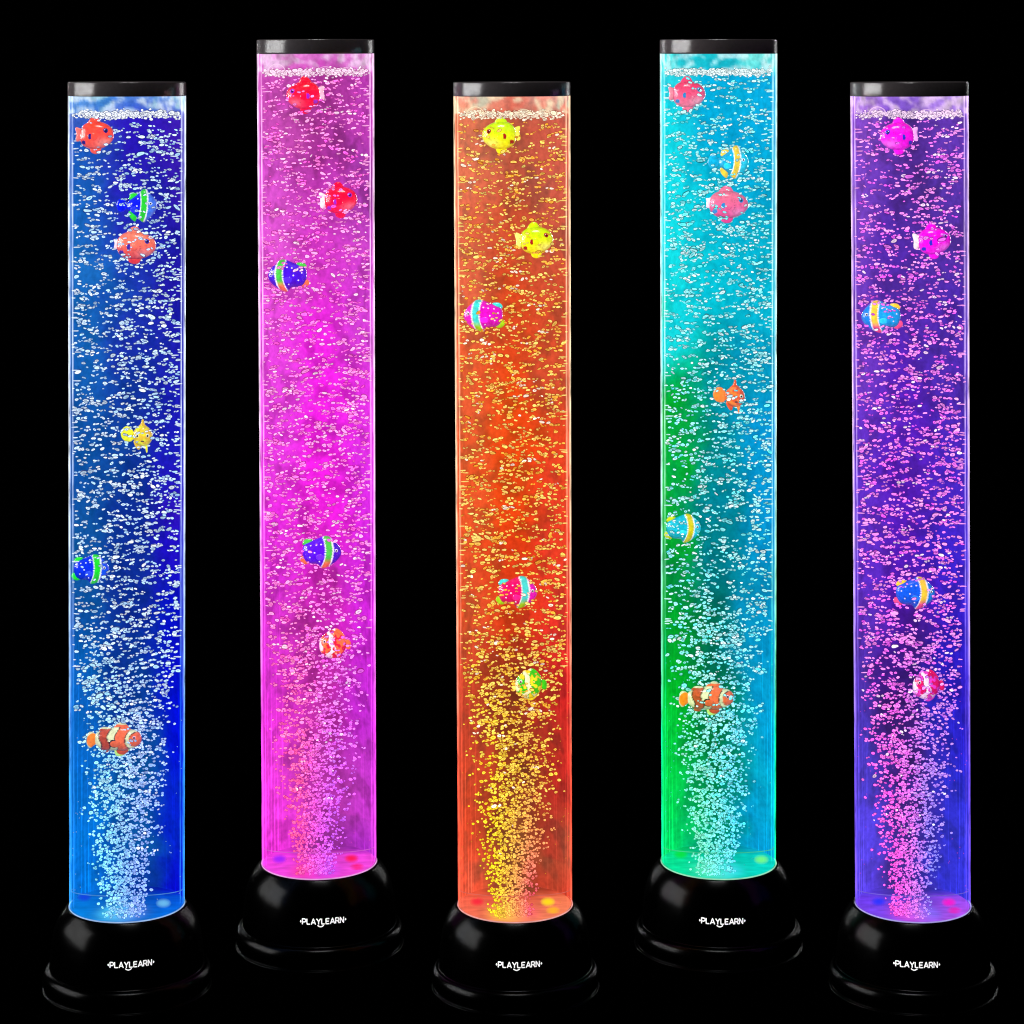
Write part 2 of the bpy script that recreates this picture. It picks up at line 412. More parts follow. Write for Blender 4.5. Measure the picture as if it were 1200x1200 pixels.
# ------------------------------------------------------------------ the five lamps
LAMPS = [
 dict(key='blue', white=.35, px=149.0, back=False, lean=0, tints=((225, 240, 255), (170, 215, 255)),
  rows=[(112, (85, 150, 225), (70, 125, 215), (150, 185, 235)), (127, (70, 130, 215), (60, 90, 205), (110, 130, 225)),
        (140, (55, 90, 190), (42, 22, 185), (62, 28, 180)), (200, (25, 85, 185), (38, 22, 178), (52, 25, 170)),
        (300, (28, 110, 195), (28, 52, 178), (30, 22, 160)), (420, (20, 95, 180), (25, 45, 165), (28, 28, 175)),
        (520, (15, 80, 165), (12, 50, 145), (25, 25, 185)), (600, (15, 85, 160), (12, 45, 145), (50, 15, 190)),
        (720, (12, 80, 165), (12, 40, 150), (5, 12, 200)), (860, (8, 100, 195), (10, 70, 150), (2, 14, 215)),
        (960, (5, 115, 215), (10, 85, 160), (5, 35, 200)), (1035, (5, 110, 215), (8, 55, 150), (6, 10, 200)),
        (1044, (5, 110, 215), (8, 80, 180), (5, 80, 215)), (1085, (10, 145, 240), (10, 110, 200), (10, 130, 235))],
  plume=((90, 225, 255), (110, 150, 255)), rim=(8, 14, 95), dusk=(.55, .85, .80), edge=((60, 165, 255), (235, 246, 255)),
  leds=[(-.046, .112, (20, 60, 220)), (.046, .105, (110, 190, 235))], hollow=.55),
 dict(key='magenta', px=374.5, back=True, lean=-.0045, tints=((255, 170, 232), (255, 85, 215)),
  rows=[(112, (240, 150, 225), (205, 90, 190), (235, 150, 225)), (127, (225, 110, 205), (200, 70, 180), (230, 120, 215)),
        (140, (200, 75, 180), (160, 50, 140), (190, 60, 180)), (220, (205, 75, 195), (165, 50, 150), (160, 55, 165)),
        (320, (225, 85, 212), (210, 58, 198), (205, 66, 202)), (400, (235, 75, 225), (225, 50, 212), (210, 60, 212)),
        (500, (230, 60, 225), (246, 34, 234), (228, 50, 228)), (620, (235, 45, 228), (246, 30, 230), (218, 42, 228)),
        (720, (215, 45, 212), (222, 35, 205), (212, 38, 222)), (790, (215, 50, 205), (185, 42, 160), (205, 38, 215)),
        (900, (232, 52, 215), (185, 45, 160), (190, 42, 205)), (985, (248, 62, 230), (165, 55, 155), (195, 60, 195)),
        (1036, (240, 50, 220), (140, 45, 140), (165, 40, 190)),
        (1046, (250, 60, 235), (225, 60, 205), (250, 70, 230)), (1085, (255, 80, 235), (250, 75, 225), (255, 80, 225))],
  plume=((255, 50, 110), (185, 60, 255)), rim=(150, 8, 110), dusk=(.62, .62, .58), edge=((255, 80, 245), (255, 215, 250)),
  leds=[(-.044, .108, (150, 30, 250)), (.040, .110, (255, 20, 50)), (.046, .097, (250, 20, 90))], hollow=.25),
 dict(key='orange', px=604.0, back=False, lean=-.0040, tints=((255, 225, 120), (255, 172, 45)),
  rows=[(112, (255, 170, 150), (225, 120, 100), (250, 165, 150)), (127, (240, 140, 110), (215, 105, 85), (240, 130, 110)),
        (140, (228, 118, 84), (178, 84, 60), (215, 95, 75)), (220, (230, 112, 80), (185, 80, 58), (200, 86, 66)),
        (320, (228, 98, 64), (208, 78, 46), (208, 80, 52)), (400, (230, 92, 52), (222, 70, 30), (212, 76, 46)),
        (520, (236, 90, 44), (236, 72, 18), (230, 68, 34)), (640, (236, 86, 42), (236, 68, 18), (234, 58, 38)),
        (720, (226, 80, 42), (218, 56, 22), (230, 50, 40)), (790, (190, 65, 42), (140, 50, 28), (215, 35, 35)),
        (900, (210, 70, 40), (135, 55, 28), (185, 45, 35)), (985, (245, 85, 55), (130, 75, 40), (170, 75, 50)),
        (1036, (245, 85, 55), (120, 65, 38), (200, 60, 40)),
        (1046, (250, 100, 75), (225, 85, 65), (255, 125, 85)), (1085, (255, 125, 95), (250, 135, 100), (255, 140, 100))],
  plume=((255, 235, 20), (255, 60, 120)), rim=(140, 25, 8), dusk=(.60, .80, .9), edge=((255, 95, 70), (255, 225, 185)),
  leds=[(-.044, .108, (245, 30, 60)), (.038, .110, (255, 225, 15)), (.044, .097, (255, 190, 10))], hollow=.5),
 dict(key='turquoise', white=.3, px=842.0, back=True, lean=0, tints=((205, 255, 255), (95, 235, 245)),
  rows=[(112, (60, 225, 225), (25, 190, 205), (120, 230, 225)), (127, (60, 225, 225), (20, 180, 200), (90, 225, 225)),
        (140, (40, 210, 225), (5, 172, 220), (10, 172, 225)), (200, (20, 218, 230), (5, 170, 215), (5, 170, 220)),
        (300, (18, 222, 232), (5, 180, 208), (5, 168, 200)), (420, (20, 218, 222), (5, 195, 215), (5, 180, 208)),
        (500, (0, 175, 100), (0, 145, 160), (5, 148, 190)), (560, (5, 175, 50), (0, 138, 150), (5, 150, 212)),
        (640, (5, 168, 40), (0, 128, 145), (5, 152, 215)), (720, (2, 138, 58), (0, 118, 122), (5, 142, 185)),
        (790, (2, 165, 40), (0, 100, 85), (5, 145, 195)), (870, (2, 185, 40), (0, 115, 60), (5, 160, 210)),
        (960, (5, 215, 90), (0, 125, 75), (5, 165, 200)), (1035, (5, 215, 95), (0, 145, 125), (5, 150, 205)),
        (1045, (10, 228, 145), (5, 195, 175), (10, 215, 200)), (1085, (10, 240, 175), (5, 215, 180), (10, 235, 205))],
  plume=((110, 245, 190), (60, 215, 255)), rim=(0, 60, 75), dusk=(.62, .80, .85), edge=((20, 240, 160), (215, 255, 250)),
  leds=[(-.046, .112, (10, 220, 60)), (.048, .105, (120, 250, 120))], hollow=.5),
 dict(key='violet', px=1070.0, back=False, lean=-.0042, tints=((255, 160, 245), (232, 85, 238)),
  rows=[(112, (190, 140, 240), (135, 95, 205), (190, 150, 240)), (127, (175, 115, 230), (120, 75, 200), (170, 125, 230)),
        (140, (135, 75, 205), (72, 38, 130), (100, 55, 180)), (220, (125, 70, 200), (78, 42, 145), (85, 50, 165)),
        (320, (110, 60, 190), (80, 42, 165), (80, 45, 165)), (400, (110, 55, 195), (85, 38, 180), (78, 42, 175)),
        (520, (100, 50, 200), (88, 30, 190), (75, 40, 190)), (640, (95, 45, 200), (82, 25, 185), (62, 35, 205)),
        (720, (90, 45, 185), (75, 25, 165), (50, 28, 200)), (790, (75, 48, 165), (58, 26, 110), (40, 28, 190)),
        (900, (75, 60, 200), (60, 30, 115), (42, 42, 205)), (985, (90, 70, 240), (62, 40, 125), (50, 50, 205)),
        (1036, (90, 65, 235), (60, 40, 125), (50, 50, 210)),
        (1046, (110, 60, 240), (90, 60, 205), (155, 75, 245)), (1085, (140, 80, 250), (165, 85, 240), (200, 90, 245))],
  plume=((255, 60, 210), (80, 120, 255)), rim=(50, 8, 95), dusk=(.70, .75, .62), edge=((125, 90, 255), (240, 205, 255)),
  leds=[(-.044, .108, (30, 50, 250)), (.036, .110, (250, 20, 200)), (.044, .097, (235, 20, 170))], hollow=.45),
]
POS = {'blue': 'leftmost of the five', 'magenta': 'second from the left',
       'orange': 'in the middle of the five', 'turquoise': 'second from the right',
       'violet': 'rightmost of the five'}

def zp(y): return CAM_Z-(y-75)/1000.0          # height in a front-row lamp of picture row y

def build_lamp(L, seed):
    rnd = random.Random(seed)
    s = BACK if L['back'] else 1.0
    d = D0*s
    ax = (L['px']-600)/F*d
    T = Matrix.Translation((ax, d-D0, 0)) @ Matrix.Rotation(L['lean'], 4, 'Y') @ Matrix.Scale(s, 4)
    root = empty('bubble_lamp', f"{L['key']} bubble tube lamp on a black dome base, {POS[L['key']]}", 'lamp', (ax, d-D0, 0), 'bubble tube lamps')
    root.rotation_euler = (0, L['lean'], 0); root.scale = (s, s, s)
    L['T'], L['s'], L['d'], L['ax'] = T, s, d, ax
    # base
    vs, fs = lathe(refine(PROF)); base = mesh('base', vs, fs, M_BLACK, root)
    vs, fs = lathe(refine(RIM)); mesh('rim', vs, fs, M_BLACK, base)
    lg = logo(base); lg.rotation_euler = (0, 0, math.atan2(-ax, d))        # each lamp is turned so its name faces the viewer
    # floor of the tube, seen through the water
    edge_lo, edge_hi = lin(L['edge'][0]), lin(L['edge'][1])
    nr, na = 14, 96; vs, cs, fs = [], [], []
    for j in range(nr+1):
        r = R_BOT*.985*j/nr
        for i in range(na):
            a = 2*math.pi*i/na; x, y = r*math.cos(a), r*math.sin(a)
            vs.append((x, y, .0962))
            u = x/R_BOT
            c = np.array(lin(grid_eval(L['rows'], 75+984*3/(3+y)-7*min(1, max(0, .3+y/R_BOT*1.4)), u)))
            k = math.exp(-((r-.022)/.010)**2)
            side = (1-u/.35)/2; side = min(1, max(0, side))
            pl = np.array(lin(L['plume'][0]))*side+np.array(lin(L['plume'][1]))*(1-side)
            k = math.exp(-((math.hypot(x+.002, (y+.034)*.8)-.013)/.013)**2)
            cs.append(tuple(c*(1-.6*k)*(.9+.2*noise.noise(Vector((x*90, y*90, seed))))+pl*.75*k))  # glow at the plume's foot painted into the floor colour
    for j in range(nr):
        for i in range(na):
            i2 = (i+1) % na; fs.append((j*na+i, j*na+i2, (j+1)*na+i2, (j+1)*na+i))
    m, nt, out = new_mat('lit_tube_floor')
    a = N(nt, 'ShaderNodeAttribute', attribute_name='Col'); e = N(nt, 'ShaderNodeEmission')
    nz = noise_n(nt, 90, 3, (.6, 2.2, 1))
    nt.links.new(mixc(nt, 1.0, a.outputs['Color'], ramp(nt, [(.3, .85), (.65, 1.08)], nz), 'MULTIPLY'), e.inputs[0])
    nt.links.new(e.outputs[0], out.inputs[0])
    mesh('tube_floor', vs, fs, m, root, cols=cs)
    torus('contact_ring', R_BOT+.0004, .00075, .0963, mat_ring('lit_contact_ring', tuple(min(1, c*.35+.55*w) for c, w in zip((1, 1, 1), edge_lo)), lin(grid_eval(L['rows'], 1030, 0)), 1.0), root)
    # tube walls
    vs, fs = lathe([(r_at(z)*1.0, z) for z in np.linspace(Z0, Z1, 60)], 160)
    tube = mesh('tube', vs, fs, mat_acrylic('clear_acrylic_wall', edge_lo, edge_hi, .70, .88, strength=.85), root)
    vs, fs = lathe([(r_at(z)-.0042, z) for z in np.linspace(Z0+.001, Z1, 60)], 160)
    mesh('inner_wall', vs, fs, mat_acrylic('clear_acrylic_inner_wall', tuple(c*.55 for c in edge_lo), edge_hi, .74, .90, .35, .7, strength=.55), tube)
    # water (carries the colour of the light)
    nz_, na = 420, 144; vs, cs, fs = [], [], []
    for j in range(nz_+1):
        z = Z0+.0008+(Z1-Z0-.001)*j/nz_; r = r_at(z)-.0012; y = 75+(CAM_Z-z)*978
        for i in range(na):
            a = 2*math.pi*i/na; x = r*math.cos(a); yy = r*math.sin(a)
            vs.append((x, yy, z))
            wob = 95*noise.noise(Vector((x*20, z*12, seed*3.1)))*(1 if 150 < y < 1000 else 0)
            u = x/r+.30*noise.noise(Vector((x*22, z*13, seed)))+.22*noise.noise(Vector((x*50, z*38, seed+5)))
            c = grid_eval(L['rows'], max(148, y+wob) if y > 150 else y, u)
            if y < 131:                                        # condensation in the air gap
                k = noise.noise(Vector((x*75, yy*75, z*110+seed)))+.25*noise.noise(Vector((x*400, yy*400, z*160)))
                k = min(1, max(0, (k+.18+.35*(abs(x/r)-.55))*2.4))*.75
                c = c*(1-k)+np.array((235, 245, 250))*.6*k+np.array(L['tints'][0])*.4*k
            cs.append(lin(tuple(np.clip(c, 0, 255))))
    for j in range(nz_):
        for i in range(na):
            i2 = (i+1) % na; fs.append((j*na+i, j*na+i2, (j+1)*na+i2, (j+1)*na+i))
    mesh('water', vs, fs, mat_water(L['dusk']), root, cols=cs)
    # added thin glowing ring, tilted to stand in for the refracted line at the foot
    rl = mat_ring('lit_foot_line', tuple(c*.8+.08 for c in edge_lo), lin(grid_eval(L['rows'], 1030, 0)), .8)
    fr = torus('foot_refraction_line', R_BOT-.0022, .00040, 0, rl, root)
    fr.location = (0, 0, .1125); fr.rotation_euler = (-.20, 0, 0)
    # light spots in the foot
    for x, z, c in L['leds']:
        yv = -math.sqrt(max(0, (R_BOT-.014)**2-x*x))
        vs = ICO_V*np.array((.0105, .0075, .0068))+np.array((x, yv, z))
        m, nt, out = new_mat('led_glow')
        lw = N(nt, 'ShaderNodeLayerWeight'); lw.inputs[0].default_value = .5
        e = N(nt, 'ShaderNodeEmission'); e.inputs[0].default_value = (*lin(c), 1)
        t = N(nt, 'ShaderNodeBsdfTransparent'); mx = N(nt, 'ShaderNodeMixShader')
        nt.links.new(ramp(nt, [(.0, .75), (.08, .5), (.22, .2), (.5, 0.0)], lw.outputs['Facing']), mx.inputs[0])
        nt.links.new(t.outputs[0], mx.inputs[1]); nt.links.new(e.outputs[0], mx.inputs[2]); nt.links.new(mx.outputs[0], out.inputs[0])
        mesh('led', vs, [tuple(int(q) for q in f) for f in ICO_F], m, root)
    # cap
    cp = [(0, 1.0425), (.0660, 1.0425), (.0684, 1.0427), (.0686, 1.0436), (.0686, 1.0578), (.0683, 1.0587), (.0674, 1.0591), (0, 1.0592)]
    vs, fs = lathe(cp, 160); cap = mesh('cap', vs, fs, M_CAP, root, smooth=False)
    for p in cap.data.polygons: p.use_smooth = abs(p.normal.z) < .5

    # ---- bubbles
    items = []
    t0, t1 = [np.array(lin(c)) for c in L['tints']]
    p0, p1 = [np.array(lin(c)) for c in L['plume']]
    NB = 4300
    n = 0
    while n < NB:
        y = 142+(1076-142)*rnd.random()**.93
        low = min(1, max(0, (y-740)/300))                      # 0 high in the tube, 1 at the foot
        dens = .88 if y < 720 else .88+.9*(y-720)/220 if y < 940 else 1.78+.42*(y-940)/130
        if rnd.random() > dens/2.2: continue
        n += 1
        Rm = .0600
        w = float(np.interp(y, [740, 800, 860, 960, 1030, 1076], [.0605, .057, .050, .040, .0290, .0220]))
        a = rnd.random()*2*math.pi
        rr = w*math.sqrt(rnd.random())
        flat = y < 760 or rnd.random() < (860-y)/100
        if y > 780: rr *= 1+.22*rnd.gauss(0, 1)*(.6 if y > 1000 else 1)
        cx = -.004*low
        x, yy = cx+rr*math.cos(a), rr*math.sin(a)
        if flat:                                              # fully mixed: as many near the walls as in the middle
            x = cx+w*rnd.uniform(-1, 1); yy = math.sqrt(max(0, w*w-x*x))*rnd.uniform(-1, 1)
        R = math.hypot(x, yy)
        if R > .0605: x, yy = x*.0605/R, yy*.061/R
        if y > 860: yy += -.046*min(1, (y-860)/200)**1.3*1.0      # plume shifted forward at the foot, imitating refraction
        x += ax*yy/D0
        R = math.hypot(x, yy)
        if R > .0605: x, yy = x*.0605/R, yy*.0605/R
        z = max(.0978, CAM_Z-(y-75)/1000*(3+yy)/3)
        big = 1-low
        w_ = (.00088+.0011*rnd.random()+.0011*rnd.random()**3)*(1 if low < .2 else 1-.22*(low-.2))
        sx = w_*(1.05+.75*big*rnd.random()); sz = w_*(.90-.20*big*rnd.random())
        if rnd.random() < .05: sx *= 1.35; sz *= 1.35
        u = x/R_BOT
        k = min(1, max(0, (.30-(u+.05))/.6))
        if L['key'] == 'orange' and y < 1050: k = 1-(1-k)*(.25+.75*max(0, (y-900)/150))      # golden higher up, pink only at the foot
        pl = p0*k+p1*(1-k)
        base_c = t0*(q := rnd.random())+t1*(1-q)
        mixw = min(1, max(0, (y-720)/300))
        if L['key'] in ('magenta', 'violet'): base_c = base_c*1.18; pl = pl*1.25+.05
        col = base_c*(1-mixw)+(pl*1.0+base_c*L.get('white', .14))*mixw
        if rnd.random() < (.12 if 'white' in L else .07)*(1-mixw): col = col*.4+np.array((.9, .9, .9))*.75      # a few coloured near white, as painted sparkle
        col = col*(.6+.75*rnd.random())
        items.append(((x, yy, z), (sx, sx*.9, sz), (rnd.gauss(0, .15), rnd.gauss(0, .26), rnd.random()*.5), tuple(col)+(rnd.choice((.1, .25, .5, .9, 1.0)) if low < .6 else rnd.choice((.3, .8, 1.0)),)))
        if rnd.random() < .35*big+.1:                          # small companions: bubbles travel in strings
            items.append(((x+(sx*1.7 if x < .045 else -sx*1.7), yy, z+rnd.uniform(-.001, .0015)), (sx*.7, sx*.7, sz*.8), (0, rnd.gauss(0, .3), 0), tuple(col*.95)))
    for k in range(150):                                        # bubbles drawn out at the side walls, their shape imitating refraction
        y = 150+rnd.random()**1.25*640; z = zp(y); a = rnd.choice((0, math.pi))+rnd.gauss(0, .16)
        ln = .0016+.0040*rnd.random()**2; R = r_at(z)-.0035-ln
        items.append(((R*math.cos(a), R*math.sin(a), z), (ln, .0010, .00085), (0, rnd.gauss(0, .05), a), tuple(t0*(.8+.3*rnd.random()))))
    for k in range(70):                                         # scattered grains stuck low on the wall
        y = 800+rnd.random()*250; z = zp(y); a = rnd.random()*2*math.pi; R = r_at(z)-.004
        items.append(((R*math.cos(a), R*math.sin(a), z), (.0005, .0005, .0006), (0, 0, 0), tuple(t1*.7)))
    mb = mat_bubble(lin(L['rim']), L['hollow'])
    o = bubbles_mesh('bubbles', items, mb); o.matrix_world = T
    o['label'] = f"stream of small air bubbles rising through the {L['key']} lamp"; o['category'] = 'bubbles'; o['kind'] = 'stuff'
    # ---- foam
    items = []
    for k in range(520):
        a = rnd.random()*2*math.pi; rr = .0630*math.sqrt(rnd.random())
        sz = .0007+.0012*rnd.random()**1.5
        z = zp(134.5)+rnd.gauss(0, .0019)+.0012*math.sin(a*3+seed)
        items.append(((rr*math.cos(a), rr*math.sin(a), z), (sz*1.35, sz*1.2, sz), (0, rnd.gauss(0, .3), 0), tuple((t0*.4+np.array((.6, .6, .6)))*(.6+.7*rnd.random()))))
    for k in range(26):
        a = rnd.random()*2*math.pi; rr = .060*math.sqrt(rnd.random()); sz = rnd.uniform(.0018, .0034)
        items.append(((rr*math.cos(a), rr*math.sin(a), zp(133.5)+rnd.uniform(0, .002)), (sz*1.3, sz*1.2, sz), (0, 0, 0), tuple(t0*.5+.5)+(.12,)))
    o = bubbles_mesh('foam', items, mb); o.matrix_world = T
    o['label'] = f"frothy line of foam at the water's surface in the {L['key']} lamp"; o['category'] = 'foam'; o['kind'] = 'stuff'
    # ---- condensation / light blotches in the air gap
    # ---- large bubbles floating at the surface
    if L['key'] in ('magenta', 'orange', 'violet'):
        fm = mat_film(tuple(.55*np.array(lin(L['tints'][0]))+.45))
        for x, r, w, wh in ((-.0425, .0105, 1.0, 'largest, at the left'), (.0140, .0070, 1.3, 'middle-sized, right of centre'), (.0375, .0058, 1.2, 'smallest, at the right')):
            vs = ICO2_V*np.array((r*w, r, r*.95))
            b = mesh('floating_bubble', vs, [f for f in ICO2_F if max(ICO2_V[q][2] for q in f) > -.12], fm)     # the part above the water
            b.matrix_world = T @ Matrix.Translation((x, -.035, zp(134)))
            b['label'] = f"large clear bubble on the foam of the {L['key']} lamp, {wh}"; b['category'] = 'bubble'; b['group'] = 'large bubbles floating on the foam'
_v, _f = ico(4); ICO2_V = _v; ICO2_F = [tuple(int(q) for q in f) for f in _f]

for i, L in enumerate(LAMPS): build_lamp(L, 11+i*7)
LM = {L['key']: L for L in LAMPS}

# ------------------------------------------------------------------ fish
def const(c):
    c = lin(c); return lambda x, z: c
def vgrad(top, bot, z0, z1):
    a, b = np.array(lin(top)), np.array(lin(bot))
    return lambda x, z: tuple(a*(t := min(1, max(0, (z-z0)/(z1-z0))))+b*(1-t))
def mirror(pts, m): return [(p[0]*m, p[1]) for p in pts]

BALL_V, BALL_F = ico(3); BALL_F = [tuple(int(q) for q in f) for f in BALL_F]
def ball(name, c, s, col, parent):
    vs = BALL_V*np.array(s)*.001+np.array(c)*.001
    return mesh(name, vs, BALL_F, M_TOY, parent, cols=[lin(col)]*len(vs))

def place(key, px, py, label, yoff=0.0, roll=0.0, yaw=0.0, scale=1.0, group=None):
    L = LM[key]; d = L['d']+yoff
    loc = ((px-600)/F*d, d-D0, CAM_Z-(py-75)/F*d)
    o = empty('toy_fish', label, 'toy fish', loc, group)
    o.rotation_euler = (0, rad(-roll), rad(yaw)); s = L['s']*scale; o.scale = (s, s, s)
    return o

def puffer(root, m, body, tail, spot, white=(200, 190, 210), belly=None, sx=1.0, tailcol=None, tail_scale=1.0):
    """plump toy fish with a bump of a back fin and a round belly fin"""
    k = lambda pts: [(p[0]*m*sx, p[1]) for p in pts]
    top, bot = body; sp = lin(spot)
    g = vgrad(top, bot, -16, 8); wl = np.array(lin(tuple(min(255, c*.5+128) for c in bot)))
    def bodyc(x, z):
        x = x*m/sx; c = np.array(g(x, z))
        e = ((x-13)/9)**2+((z+9)/5)**2                        # pale chin
        c = c*(1-.55*math.exp(-e))+wl*.55*math.exp(-e)
        if abs(x-8.3+.03*z*z) < .45 and -9 < z < 6: c = c*.62     # gill line
        if ((x+12)/2.6)**2+((z+9)/2.6)**2 < 1: c = np.array(sp)
        return tuple(c)
    _, surf = puffy('body', k([(22.8, 0), (21.5, 6), (17, 11), (10, 14.6), (2, 16), (-6, 15.4), (-12, 12.6), (-16, 8), (-17.5, 2), (-17.5, -5), (-15, -11), (-10, -15), (-3, -17.2), (5, -17), (12, -14.5), (18, -10.5), (22, -5)]), 12.5, M_TOY, root, bodyc)
    sf = lambda x, z: surf(x*m*sx, z)
    puffy('dorsal_fin', k([(-8, 13), (-5.5, 19), (-.5, 22), (4, 20.5), (7, 13.5), (0, 9)]), 3.2, M_TOY, root, vgrad(top, bot, -40, 10))
    puffy('belly_fin', k([(-5, -14), (-4.8, -20), (0, -22.8), (5.5, -21.5), (7.8, -15), (2, -10)]), 3.4, M_TOY, root, vgrad(top, bot, -19, 0))
    ts = tail_scale
    tc = tailcol or bot
    puffy('tail', k([(-14, 5), (-17-3*ts, 8.8*ts), (-17-6*ts, 8*ts), (-16-6*ts, 1), (-16.5-6*ts, -6*ts), (-17-3*ts, -8*ts), (-14, -4)]), 2.6, M_TOY, root, const(tc))
    y = sf(-1, -3)
    for sd in (-1, 1):
        f, _ = puffy('side_fin', k([(-6, -1), (-3, 2.4), (3, 1.6), (5.5, -2.5), (2, -6.5), (-4, -6)]), 1.6, M_TOY, root, (lambda x, z, t=vgrad(top, bot, -10, 2): sp if (x*m/sx) < -2.2 and abs(z+1.5) < 3.2 else t(x, z)), y0=0)
        f.location = (0, sd*(y+.2)*.001, 0)
    yy = sf(14.2, 5.2)
    for sd in (-1, 1):
        e = ball('eye', (14.2*m*sx, sd*(yy-.2), 5.2), (3.1, 1.6, 3.1), spot, root)
        ball('pupil', (14.6*m*sx, sd*(yy+.95), 5.2), (1.5, .9, 1.5), tuple(int(c*.35) for c in spot), e)
        ball('glint', (13.6*m*sx, sd*(yy+1.5), 6.3), (.55, .4, .55), (245, 245, 255), e)

def dots(root, m, surf, pts, col):
    for x, z in pts:
        y = surf(x*m, z)
        if y > .5: ball('spot', (x*m, -(y-.1), z), (1.15, .6, 1.0), col, root)

def tang(root, m, main, stripe, head, low=None, bulk=False, tail=True, fin=None, dotted=True):
    """disc-shaped toy fish with a curved stripe behind its face"""
    main_, str_, head_, white = [np.array(lin(c)) for c in (main, stripe, head, (240, 245, 250))]
    low_ = np.array(lin(low)) if low else None
    def colf(x, z):
        x = x*m; t = x-(-.010*z*z+1.0)-.08*z if not bulk else x+(.014*z*z-1.0)-.08*z
        a, b = (6.5, 13.5) if not bulk else (5.0, 13.0)
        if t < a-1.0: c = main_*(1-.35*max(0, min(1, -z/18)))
        elif t < a: c = white
        elif t < b:
            c = str_
            if low_ is not None and z < -6: c = str_*(k := max(0, (z+13)/7) if z > -13 else 0)+low_*(1-k)
        elif t < b+1.6: c = white
        else: c = head_
        return tuple(c)
    if bulk:
        out = [(-22, 9), (-15, 13), (-5, 17), (3, 20), (9, 19.5), (14, 15.5), (19, 11), (23.5, 4), (24, -3), (19.5, -10), (13, -15), (6, -19), (0, -20), (-5, -15), (-14, -14), (-21, -10), (-24, 0)]
    else:
        out = [(-12, 3), (-6, 9), (1, 14), (8, 20.5), (13, 20.5), (16.5, 15), (22, 10), (25.5, 3), (25, -4), (21, -11), (15, -17), (9, -21), (4, -18), (-1, -13), (-7, -8), (-12, -4)]
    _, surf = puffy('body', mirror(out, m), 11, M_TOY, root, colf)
    fc = fin or stripe
    if tail: puffy('tail', mirror([(-11, 2.5), (-16, 8.5), (-22, 8), (-25.5, 1), (-23, -6.5), (-17, -8), (-11, -3)], m), 3.2, M_TOY, root, const(main))
    if bulk:
        puffy('dorsal_fin', mirror([(-24, 11), (-20, 16), (-12, 16), (-12, 12), (-20, 8)], m), 2.5, M_TOY, root, const(fc))
        puffy('anal_fin', mirror([(-25, -5), (-27, -10), (-22, -15), (-16, -14), (-19, -7)], m), 2.5, M_TOY, root, const(low or fc))
    else:
        puffy('dorsal_fin', mirror([(-9, 8), (-8, 14), (-2, 16), (2, 13), (-4, 8)], m), 2.5, M_TOY, root, const(fc))
        puffy('anal_fin', mirror([(-10, -8), (-8, -15), (-2, -20), (0, -14), (-5, -7)], m), 2.5, M_TOY, root, const(fc))
    hx = 18.5
    yy = surf(hx*m, 3)
    for sd in (-1, 1):
        e = ball('eye', (hx*m, sd*(yy-.2), 3), (2.1, 1.1, 2.1), (225, 235, 240), root)
        ball('pupil', ((hx+.3)*m, sd*(yy+.75), 3), (1.15, .6, 1.15), (20, 25, 60), e)
    for sd in (-1, 1):
        y = surf(-1*m, -4)
        f, _ = puffy('side_fin', mirror([(-6, -3), (-3, -.5), (3, -2), (4, -5), (0, -8), (-5, -7)], m), 1.3, M_TOY, root, const(tuple(min(255, int(c*1.1+30)) for c in main)))
        f.location = (0, sd*(y+.2)*.001, 0)
    if dotted:
        dots(root, m, surf, [(-18, 4), (-13, 9), (-6, 10), (-14, -5), (-8, 1), (0, 11), (-2, -10)] if bulk else [(-5, 3), (2, 0), (0, -7), (3, 9)], (225, 220, 245))

def front_fish(root, body, accent):
    """small fish turned towards the viewer with its tail swung to the left"""
    b, a = np.array(lin(body)), np.array(lin(accent))
    def colf(x, z):
        k = .5+.5*noise.noise(Vector((x*.22, z*.22, 3.3)))
        k = min(1, max(0, (k-.42)*5))
        return tuple(b*k+a*(1-k))
    _, surf = puffy('body', [(-5, 0), (-3.5, 7), (2, 11.5), (8, 12.5), (14, 9), (17.5, 3), (17, -4), (13, -10), (7, -12), (0, -10), (-4, -5)], 9, M_TOY, root, colf)
    puffy('tail', [(-4, 2), (-6.5, 9), (-13, 11.5), (-18.5, 7), (-19, 0), (-15, -5.5), (-8, -6.5), (-4.5, -3)], 3.5, M_TOY, root, const(body))
    puffy('dorsal_fin', [(0, 10), (3.5, 14), (5.5, 19.5), (7.5, 19), (8.5, 14), (12, 10), (6, 8)], 2.5, M_TOY, root, const(accent if sum(accent) > 300 else body))
    puffy('belly_fin', [(7, -9), (9, -14), (10.5, -19.5), (12, -18), (12, -13), (13, -8)], 1.8, M_TOY, root, const(body))
    puffy('side_fin', [(-4, -6), (-3, -11), (1, -16), (3.5, -14), (3, -9)], 1.8, M_TOY, root, const(accent))
    for x in (1.0, 12.8):
        y = surf(x, 1.5)
        e = ball('eye', (x, -(y-.2), 1.5), (2.2, 1.3, 2.2), (235, 235, 200), root)
        ball('pupil', (x+.1, -(y+.9), 1.3), (1.2, .7, 1.3), (15, 15, 15), e)
    y = surf(7, -5); ball('mouth', (7, -(y-.1), -5), (2.2, .8, 1.0), tuple(int(c*.45) for c in accent), root)

